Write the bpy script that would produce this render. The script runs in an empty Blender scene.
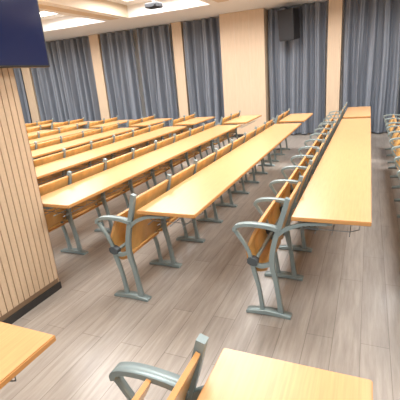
import bpy, bmesh, math, random
from mathutils import Vector, Matrix, Euler
random.seed(4)
C=bpy.context.collection
sc=bpy.context.scene
try:
    sc.view_settings.view_transform='Standard'
except Exception: pass

# ---------------------------------------------------------------- materials
def newmat(name):
    m=bpy.data.materials.new(name); m.use_nodes=True
    nt=m.node_tree; b=nt.nodes['Principled BSDF']
    return m,nt,b
def simple(name,col,rough=.5,metal=0.,noise=0.,scale=20.,stretch=(1,1,1),bump=0.):
    m,nt,b=newmat(name)
    b.inputs['Roughness'].default_value=rough; b.inputs['Metallic'].default_value=metal
    b.inputs['Base Color'].default_value=(*col,1)
    if noise>0 or bump>0:
        tc=nt.nodes.new('ShaderNodeTexCoord'); mp=nt.nodes.new('ShaderNodeMapping'); mp.inputs['Scale'].default_value=stretch
        nz=nt.nodes.new('ShaderNodeTexNoise'); nz.inputs['Scale'].default_value=scale; nz.inputs['Detail'].default_value=6
        nt.links.new(tc.outputs['Object'],mp.inputs[0]); nt.links.new(mp.outputs[0],nz.inputs['Vector'])
        rp=nt.nodes.new('ShaderNodeValToRGB')
        rp.color_ramp.elements[0].position=.3; rp.color_ramp.elements[1].position=.7
        rp.color_ramp.elements[0].color=(*[c*(1-noise) for c in col],1); rp.color_ramp.elements[1].color=(*[min(1,c*(1+noise)) for c in col],1)
        nt.links.new(nz.outputs[0],rp.inputs[0]); nt.links.new(rp.outputs[0],b.inputs['Base Color'])
        if bump>0:
            bp=nt.nodes.new('ShaderNodeBump'); bp.inputs['Strength'].default_value=bump; bp.inputs['Distance'].default_value=.01
            nt.links.new(nz.outputs[0],bp.inputs['Height']); nt.links.new(bp.outputs[0],b.inputs['Normal'])
    return m
M_desk=simple('desk_laminate',(.61,.335,.145),.3,0,.10,12,(9,.4,1))
M_edge=simple('desk_edge_band',(.54,.27,.09),.45)
M_ply=simple('seat_plywood',(.66,.36,.11),.3,0,.14,14,(1,1,.3))
M_metal=simple('cast_aluminium',(.26,.32,.32),.38,.3)
M_dark=simple('dark_hub',(.07,.085,.095),.45,.2)
M_wire=simple('tray_wire',(.3,.34,.36),.35,.7)
M_curt=simple('curtain_fabric',(.175,.193,.228),.6,0,.12,8,(1,1,.1))
M_wood=simple('pilaster_veneer',(.60,.45,.31),.5,0,.05,12,(4,4,.3))
M_slat=simple('slat_oak',(.60,.44,.295),.5,0,.06,12,(4,4,.3))
M_groove=simple('slat_groove',(.29,.19,.115),.7)
M_black=simple('black_plastic',(.012,.012,.014),.4)
M_spk=simple('speaker_grille',(.02,.02,.023),.7,0,.3,200)
M_white=simple('ceiling_paint',(.80,.80,.79),.7)
M_beige=simple('ceiling_beige',(.62,.52,.39),.6)
M_wall=simple('wall_paint',(.62,.60,.57),.7)
M_base=simple('baseboard_dark',(.03,.028,.027),.45)
m,nt,b=newmat('tv_screen'); b.inputs['Base Color'].default_value=(.012,.018,.065,1); b.inputs['Roughness'].default_value=.12; M_scr=m
m,nt,b=newmat('led_panel'); b.inputs['Base Color'].default_value=(1,1,1,1); b.inputs['Emission Color'].default_value=(1,.98,.94,1); b.inputs['Emission Strength'].default_value=6.; M_led=m
# floor planks
m,nt,b=newmat('floor_planks'); M_floor=m
tc=nt.nodes.new('ShaderNodeTexCoord'); mp=nt.nodes.new('ShaderNodeMapping'); mp.inputs['Rotation'].default_value=(0,0,math.pi/2)
br=nt.nodes.new('ShaderNodeTexBrick'); br.inputs['Scale'].default_value=1; br.inputs['Brick Width'].default_value=1.2; br.inputs['Row Height'].default_value=.16
br.inputs['Mortar Size'].default_value=.002; br.inputs['Color1'].default_value=(.345,.30,.258,1); br.inputs['Color2'].default_value=(.415,.365,.317,1); br.inputs['Mortar'].default_value=(.23,.195,.165,1)
br.offset=.37
nt.links.new(tc.outputs['Object'],mp.inputs[0]); nt.links.new(mp.outputs[0],br.inputs['Vector'])
mp2=nt.nodes.new('ShaderNodeMapping'); mp2.inputs['Scale'].default_value=(14,1.1,1)
nz=nt.nodes.new('ShaderNodeTexNoise'); nz.inputs['Scale'].default_value=2.2; nz.inputs['Detail'].default_value=8; nz.inputs['Roughness'].default_value=.65
nt.links.new(tc.outputs['Object'],mp2.inputs[0]); nt.links.new(mp2.outputs[0],nz.inputs['Vector'])
rp=nt.nodes.new('ShaderNodeValToRGB'); rp.color_ramp.elements[0].position=.3; rp.color_ramp.elements[1].position=.72
rp.color_ramp.elements[0].color=(.72,.705,.69,1); rp.color_ramp.elements[1].color=(1.14,1.14,1.14,1)
nt.links.new(nz.outputs[0],rp.inputs[0])
mx=nt.nodes.new('ShaderNodeMix'); mx.data_type='RGBA'; mx.blend_type='MULTIPLY'; mx.inputs[0].default_value=1
nt.links.new(br.outputs['Color'],mx.inputs[6]); nt.links.new(rp.outputs[0],mx.inputs[7]); nt.links.new(mx.outputs[2],b.inputs['Base Color'])
b.inputs['Roughness'].default_value=.31

# ---------------------------------------------------------------- mesh builder
class MB:
    def __init__(s): s.bm=bmesh.new(); s.mats=[]
    def mi(s,m):
        if m not in s.mats: s.mats.append(m)
        return s.mats.index(m)
    def face(s,vs,mi,smooth=False):
        try:
            f=s.bm.faces.new(vs); f.material_index=mi; f.smooth=smooth
        except ValueError: pass
    def box(s,a,b,m,bev=0.):
        mi=s.mi(m); x0,y0,z0=a; x1,y1,z1=b
        v=[s.bm.verts.new(p) for p in [(x0,y0,z0),(x1,y0,z0),(x1,y1,z0),(x0,y1,z0),(x0,y0,z1),(x1,y0,z1),(x1,y1,z1),(x0,y1,z1)]]
        fs=[]
        for q in [(3,2,1,0),(4,5,6,7),(0,1,5,4),(1,2,6,5),(2,3,7,6),(3,0,4,7)]:
            f=s.bm.faces.new([v[i] for i in q]); f.material_index=mi; fs.append(f)
        if bev>0:
            es=list({e for f in fs for e in f.edges})
            bmesh.ops.bevel(s.bm,geom=es,offset=bev,segments=2,affect='EDGES',profile=.5)
        return fs
    def strip(s,pts,ws,y0,y1,m,smooth=True,edge=None):
        """polyline in XZ with widths, extruded from y0 to y1"""
        mi=s.mi(m); me=s.mi(edge) if edge else mi
        n=len(pts); rings=[]
        for i in range(n):
            a=Vector(pts[max(i-1,0)]); c=Vector(pts[min(i+1,n-1)]); t=(c-a).normalized(); nn=Vector((-t.y,t.x))
            p=Vector(pts[i]); w=ws[i]/2; l=p+nn*w; r=p-nn*w
            rings.append([s.bm.verts.new((l.x,y0,l.y)),s.bm.verts.new((r.x,y0,r.y)),s.bm.verts.new((r.x,y1,r.y)),s.bm.verts.new((l.x,y1,l.y))])
        for i in range(n-1):
            A,B=rings[i],rings[i+1]
            for k in range(4):
                k2=(k+1)%4
                s.face([A[k],A[k2],B[k2],B[k]], me if k in(0,2) else mi, smooth and k in(1,3))
        s.face(rings[0][::-1],me); s.face(rings[-1],me)
    def tube(s,pts,r,m,seg=6):
        mi=s.mi(m); rings=[]; n=len(pts)
        for i in range(n):
            a=Vector(pts[max(i-1,0)]); c=Vector(pts[min(i+1,n-1)]); t=(c-a).normalized()
            u=t.cross(Vector((0,0,1)) if abs(t.z)<.9 else Vector((1,0,0))).normalized(); v=t.cross(u)
            rings.append([s.bm.verts.new(Vector(pts[i])+r*(math.cos(2*math.pi*k/seg)*u+math.sin(2*math.pi*k/seg)*v)) for k in range(seg)])
        for i in range(n-1):
            for k in range(seg): s.face([rings[i][k],rings[i][(k+1)%seg],rings[i+1][(k+1)%seg],rings[i+1][k]],mi,True)
        s.face(rings[0][::-1],mi); s.face(rings[-1],mi)
    def mesh(s,name):
        bmesh.ops.recalc_face_normals(s.bm,faces=s.bm.faces[:])
        me=bpy.data.meshes.new(name); s.bm.to_mesh(me); s.bm.free()
        for m in s.mats: me.materials.append(m)
        return me
def obj(name,me,loc=(0,0,0),rot=(0,0,0),parent=None):
    o=bpy.data.objects.new(name,me); C.objects.link(o); o.location=loc; o.rotation_euler=rot
    if parent: o.parent=parent
    return o
def boxobj(name,a,b,m,bev=0.):
    mb=MB(); c=[(a[i]+b[i])/2 for i in range(3)]
    mb.box([a[i]-c[i] for i in range(3)],[b[i]-c[i] for i in range(3)],m,bev)
    return obj(name,mb.mesh(name),c)
def cr(pts,ws,n=5):
    P=[pts[0]]+list(pts)+[pts[-1]]; out=[]; ow=[]
    for i in range(1,len(P)-2):
        for k in range(n):
            t=k/n; q=[]
            for d in (0,1):
                a,b,c,e=P[i-1][d],P[i][d],P[i+1][d],P[i+2][d]
                q.append(.5*((2*b)+(-a+c)*t+(2*a-5*b+4*c-e)*t*t+(-a+3*b-3*c+e)*t**3))
            out.append(tuple(q)); ow.append(ws[i-1]*(1-t)+ws[i]*t)
    out.append(tuple(pts[-1])); ow.append(ws[-1]); return out,ow

W=.455; S=1.068; H=.75
# ---------------------------------------------------------------- tip-up chair (origin at desk's left edge, z=0)
def frame(mb,y):
    # foot plate
    p,w=cr([(-.315,.010),(-.25,.018),(-.16,.024),(-.07,.018),(-.005,.010)],[.016,.024,.028,.024,.016]); mb.strip(p,w,y-.03,y+.03,M_metal)
    # rear upright running from the foot to the backrest top
    p,w=cr([(-.075,.025),(-.085,.12),(-.105,.26),(-.13,.40),(-.112,.55),(-.065,.71),(-.022,.86)],[.038,.027,.026,.034,.032,.032,.03]); mb.strip(p,w,y-.017,y+.017,M_metal)
    # front strut
    p,w=cr([(-.205,.028),(-.21,.10),(-.228,.22),(-.255,.33),(-.265,.40)],[.034,.024,.022,.026,.034]); mb.strip(p,w,y-.014,y+.014,M_metal)
    # web joining the struts, with the seat hub
    p,w=cr([(-.26,.385),(-.20,.37),(-.13,.40)],[.03,.028,.03]); mb.strip(p,w,y-.012,y+.012,M_metal)
    p,w=cr([(-.295,.405),(-.275,.405),(-.25,.40),(-.225,.395)],[.03,.055,.055,.03]); mb.strip(p,w,y-.024,y+.024,M_dark)
    # armrest loop
    p,w=cr([(-.08,.645),(-.16,.662),(-.27,.668),(-.35,.655),(-.378,.63),(-.36,.59),(-.32,.53),(-.288,.47),(-.27,.41)],[.026,.022,.021,.021,.024,.02,.018,.018,.022])
    n=22; mb.strip(p[:n+1],w[:n+1],y-.025,y+.025,M_metal); mb.strip(p[n:],w[n:],y-.013,y+.013,M_metal)
    # stub of the desk bracket
    p,w=cr([(-.10,.60),(-.05,.645),(-.001,.672)],[.028,.026,.024]); mb.strip(p,w,y-.012,y+.012,M_metal)
def chair(last,pitch):
    mb=MB(); frame(mb,0.)
    if last: frame(mb,pitch)
    y0,y1=.022,pitch-.022
    p,w=cr([(-.16,.38),(-.145,.46),(-.112,.58),(-.07,.70),(-.025,.825)],[.016]*5); p=[(a-.004,b) for a,b in p]
    mb.strip(p,w,y0,y1,M_ply,True,M_edge)
    p,w=cr([(-.175,.335),(-.235,.32),(-.29,.37),(-.305,.46),(-.27,.56),(-.23,.64),(-.22,.67)],[.018]*7)
    mb.strip(p,w,y0+.004,y1-.004,M_ply,True,M_edge)
    mb.tube([(-.25,0,.395),(-.25,pitch,.395)],.014,M_metal,8)
    return mb.mesh('folding_chair')
cache={}
def chairmesh(last,p):
    k=(last,round(p,3))
    if k not in cache: cache[k]=chair(last,p)
    return cache[k]
# ---------------------------------------------------------------- long desk
def desk(L,pitch,n,off):
    mb=MB()
    fs=mb.box((0,0,H-.026),(W,L,H),M_edge)
    fs[1].material_index=mb.mi(M_desk)
    es=list({e for f in fs for e in f.edges}); bmesh.ops.bevel(mb.bm,geom=es,offset=.004,segments=2,affect='EDGES')
    mb.box((.18,.03,H-.053),(.24,L-.03,H-.026),M_metal)
    for x in (.06,.14,.24,.34): mb.tube([(x,.04,.635),(x,L-.04,.635)],.003,M_wire)
    for i in range(n):
        for j in range(3):
            y=i*pitch+pitch*(.2+.3*j)
            mb.tube([(.03,y,.725),(.035,y,.655),(.06,y,.638),(.34,y,.638),(.39,y,.655),(.40,y,.725)],.003,M_wire)
    for i in range(n+1):
        y=off+i*pitch
        if y<0.012: continue
        p,w=cr([(.0,.672),(.06,.695),(.12,.704),(.21,.708)],[.024,.022,.02,.018]); mb.strip(p,w,y-.012,y+.012,M_metal)
    return mb.mesh('long_desk')
def section(k,y0,n,pitch,off=.03):
    X=-k*S-W; L=n*pitch
    key=('d',n,round(pitch,3))
    if key not in cache: cache[key]=desk(L+.04,pitch,n,off)
    obj('long_classroom_desk',cache[key],(X,y0,0))
    for i in range(n):
        obj('folding_chair',chairmesh(i==n-1,pitch),(X,y0+off+i*pitch,0))
section(0,0.,9,.53)
for k in [-1]+list(range(1,9)): section(k,-.09,8,.555)
section(0,5.05,3,.58)
for k in [-1]+list(range(1,9)): section(k,4.72,2,.57)
section(0,-1.236-1.70,3,.553,-.07)
section(1,-1.362-1.70,3,.553,-.07)
section(-1,-1.236-1.70,3,.553,-.07)

# ---------------------------------------------------------------- room shell
YW=8.; HC=3.06; XL=-13.; XR=4.
boxobj('floor',(XL,-4.5,-.1),(XR,YW+.2,0),M_floor)
boxobj('wall_back',(XL,YW,0),(XR,YW+.2,3.5),M_wall)
boxobj('wall_left',(XL-.2,-4.5,0),(XL,YW+.2,3.5),M_wall)
boxobj('wall_right',(XR,-4.5,0),(XR+.2,YW+.2,3.5),M_wall)
boxobj('ceiling',(XL,-4.5,3.32),(XR,YW,3.5),M_white)
boxobj('ceiling_soffit',(XL,6.1,HC),(XR,YW,3.32),M_white)
for x in (-11.,-8.3,-5.6,-2.9,-.2,2.5):
    mb=MB(); mb.box((-.3,-4.5,0),(.3,6.1,.26),M_white); mb.box((-.32,-4.5,.0),(-.3,6.1,.26),M_beige); mb.box((.3,-4.5,.0),(.32,6.1,.26),M_beige)
    mb.box((-.12,-4.5,-.006),(.12,6.0,0),M_beige)
    obj('ceiling_beam',mb.mesh('ceiling_beam'),(x,0,HC))
# led panels
for x in (-9.65,-6.95,-4.25,-1.55,1.15):
    for y in (-2.,.8,3.3,5.4):
        mb=MB(); mb.box((-.7,-.2,-.02),(.7,.2,.0),M_led); mb.box((-.72,-.22,-.012),(.72,.22,.0),M_white)
        obj('ceiling_light_panel',mb.mesh('ceiling_light_panel'),(x,y,3.32))
# column and pilasters
def pil(name,x0,x1,d):
    mb=MB(); mb.box((x0,YW-d,0),(x1,YW-.002,HC-.002),M_wood,.004)
    mb.box((x0-.01,YW-d-.012,0),(x1+.01,YW-.002,.09),M_base)
    n=max(1,round((x1-x0)/.4))
    for i in range(1,n): 
        x=x0+(x1-x0)*i/n; mb.box((x-.003,YW-d-.001,.09),(x+.003,YW-d+.01,HC-.01),M_beige)
    obj(name,mb.mesh(name))
pil('column',-3.57,-2.44,.45)
for a,b in ((-10.75,-10.4),(-7.80,-7.47),(-5.03,-4.74),(-1.0,-.70),(1.9,2.2)): pil('pilaster',a,b,.22)
# curtains
def curtain(x0,x1):
    bm=bmesh.new(); n=int((x1-x0)/.014); zs=[.03,.5,1.1,1.8,2.4,2.85,3.04]; ph=random.random()*9; rows=[]
    for z in zs:
        r=[]
        for i in range(n+1):
            x=x0+(x1-x0)*i/n; t=x-x0
            k=1-.35*z/3; 
            s1=math.sin(2*math.pi*t/.25+ph+1.3*math.sin(t*2.1+ph)+.25*math.sin(z*1.3+t*3))
            y=.10*(abs(s1)**.7)*(1 if s1>0 else -1)+.028*math.sin(2*math.pi*t/.103+ph*2+.5*z)+.012*math.sin(2*math.pi*t/.061)
            r.append(bm.verts.new((x+.01*math.sin(z*2+t*5),YW-.17+y*(.7+.3*k),z)))
        rows.append(r)
    for a,b in zip(rows,rows[1:]):
        for i in range(n):
            f=bm.faces.new([a[i],a[i+1],b[i+1],b[i]]); f.smooth=True
    me=bpy.data.meshes.new('curtain'); bm.to_mesh(me); bm.free(); me.materials.append(M_curt)
    obj('curtain',me)
for a,b in ((-12.9,-10.79),(-10.36,-9.1),(-9.07,-7.84),(-7.43,-6.25),(-6.22,-5.07),(-4.70,-3.61),(-2.40,-1.04),(-.66,.55),(.58,1.86),(2.24,3.9)): curtain(a,b)
# slatted partition
XP=-2.378; YP=-.11
mb=MB(); mb.box((XP-.35,YP-2.6,.0),(XP-.012,YP-.004,3.32),M_groove)
y=YP
while y>YP-2.56:
    mb.box((XP-.014,y-.044,.1),(XP,y,3.32),M_slat); y-=.052
mb.box((XP-.36,YP-.004,.0),(XP-.0,YP,3.32),M_slat)
obj('wall_slatted_partition',mb.mesh('wall_slatted_partition'))
boxobj('baseboard_partition',(XP,YP-2.6,0),(XP+.01,YP+.004,.06),M_base)
# tv
mb=MB(); mb.box((-.03,-1.45,0),(.03,0,.84),M_black,.006); mb.box((.0305,-1.435,.015),(.032,-.015,.825),M_scr)
mb.box((-.07,-1.0,.3),(-.03,-.45,.6),M_black)
obj('wall_television',mb.mesh('tv'),(XP+.105,.11,1.77))
# speaker
mb=MB()
mb.box((-.19,-.17,-.33),(.19,.17,.33),M_black,.02); mb.box((-.17,-.176,-.31),(.17,-.17,.31),M_spk)
mb.box((-.04,.17,-.05),(.04,.4,.05),M_black); mb.box((-.09,.38,-.12),(.09,.41,.12),M_black)
obj('wall_speaker',mb.mesh('speaker'),(-1.83,7.42,2.61),(math.radians(8),0,math.radians(-14)))
# projector
mb=MB(); mb.box((-.15,-.12,0),(.15,.12,.09),M_black,.015); mb.tube([(0,0,.08),(0,0,.28)],.02,M_white,8); mb.tube([(.07,-.12,.045),(.07,-.15,.045)],.03,M_black,12)
obj('ceiling_projector',mb.mesh('projector'),(-4.2,5.4,3.04))

# ---------------------------------------------------------------- lights
def area(n,loc,sx,sy,e,col=(.975,.99,1.)):
    l=bpy.data.lights.new(n,'AREA'); l.shape='RECTANGLE'; l.size=sx; l.size_y=sy; l.energy=e; l.color=col
    o=bpy.data.objects.new(n,l); C.objects.link(o); o.location=loc
for x in (-9.65,-6.95,-4.25,-1.55,1.15):
    for y,e in ((-2.,58),(1.6,86),(5.2,96)): area('ceiling_lamp',(x,y,3.26),1.4,1.2,e)
wd=bpy.data.worlds.new('world'); sc.world=wd; wd.use_nodes=True
bg=wd.node_tree.nodes['Background']; bg.inputs[0].default_value=(.93,.96,1,1); bg.inputs[1].default_value=1.1

# ---------------------------------------------------------------- camera
cd=bpy.data.cameras.new('camera'); co=bpy.data.objects.new('camera',cd); C.objects.link(co)
R=Matrix.Rotation(.4267,4,'Z')@Matrix.Rotation(math.pi/2-.3119,4,'X')@Matrix.Rotation(-.0809,4,'Z')
co.matrix_world=Matrix.Translation((-.0547,-2.211,1.61))@R
cd.sensor_width=36; cd.lens=36*378.5/400; cd.clip_start=.02
sc.camera=co
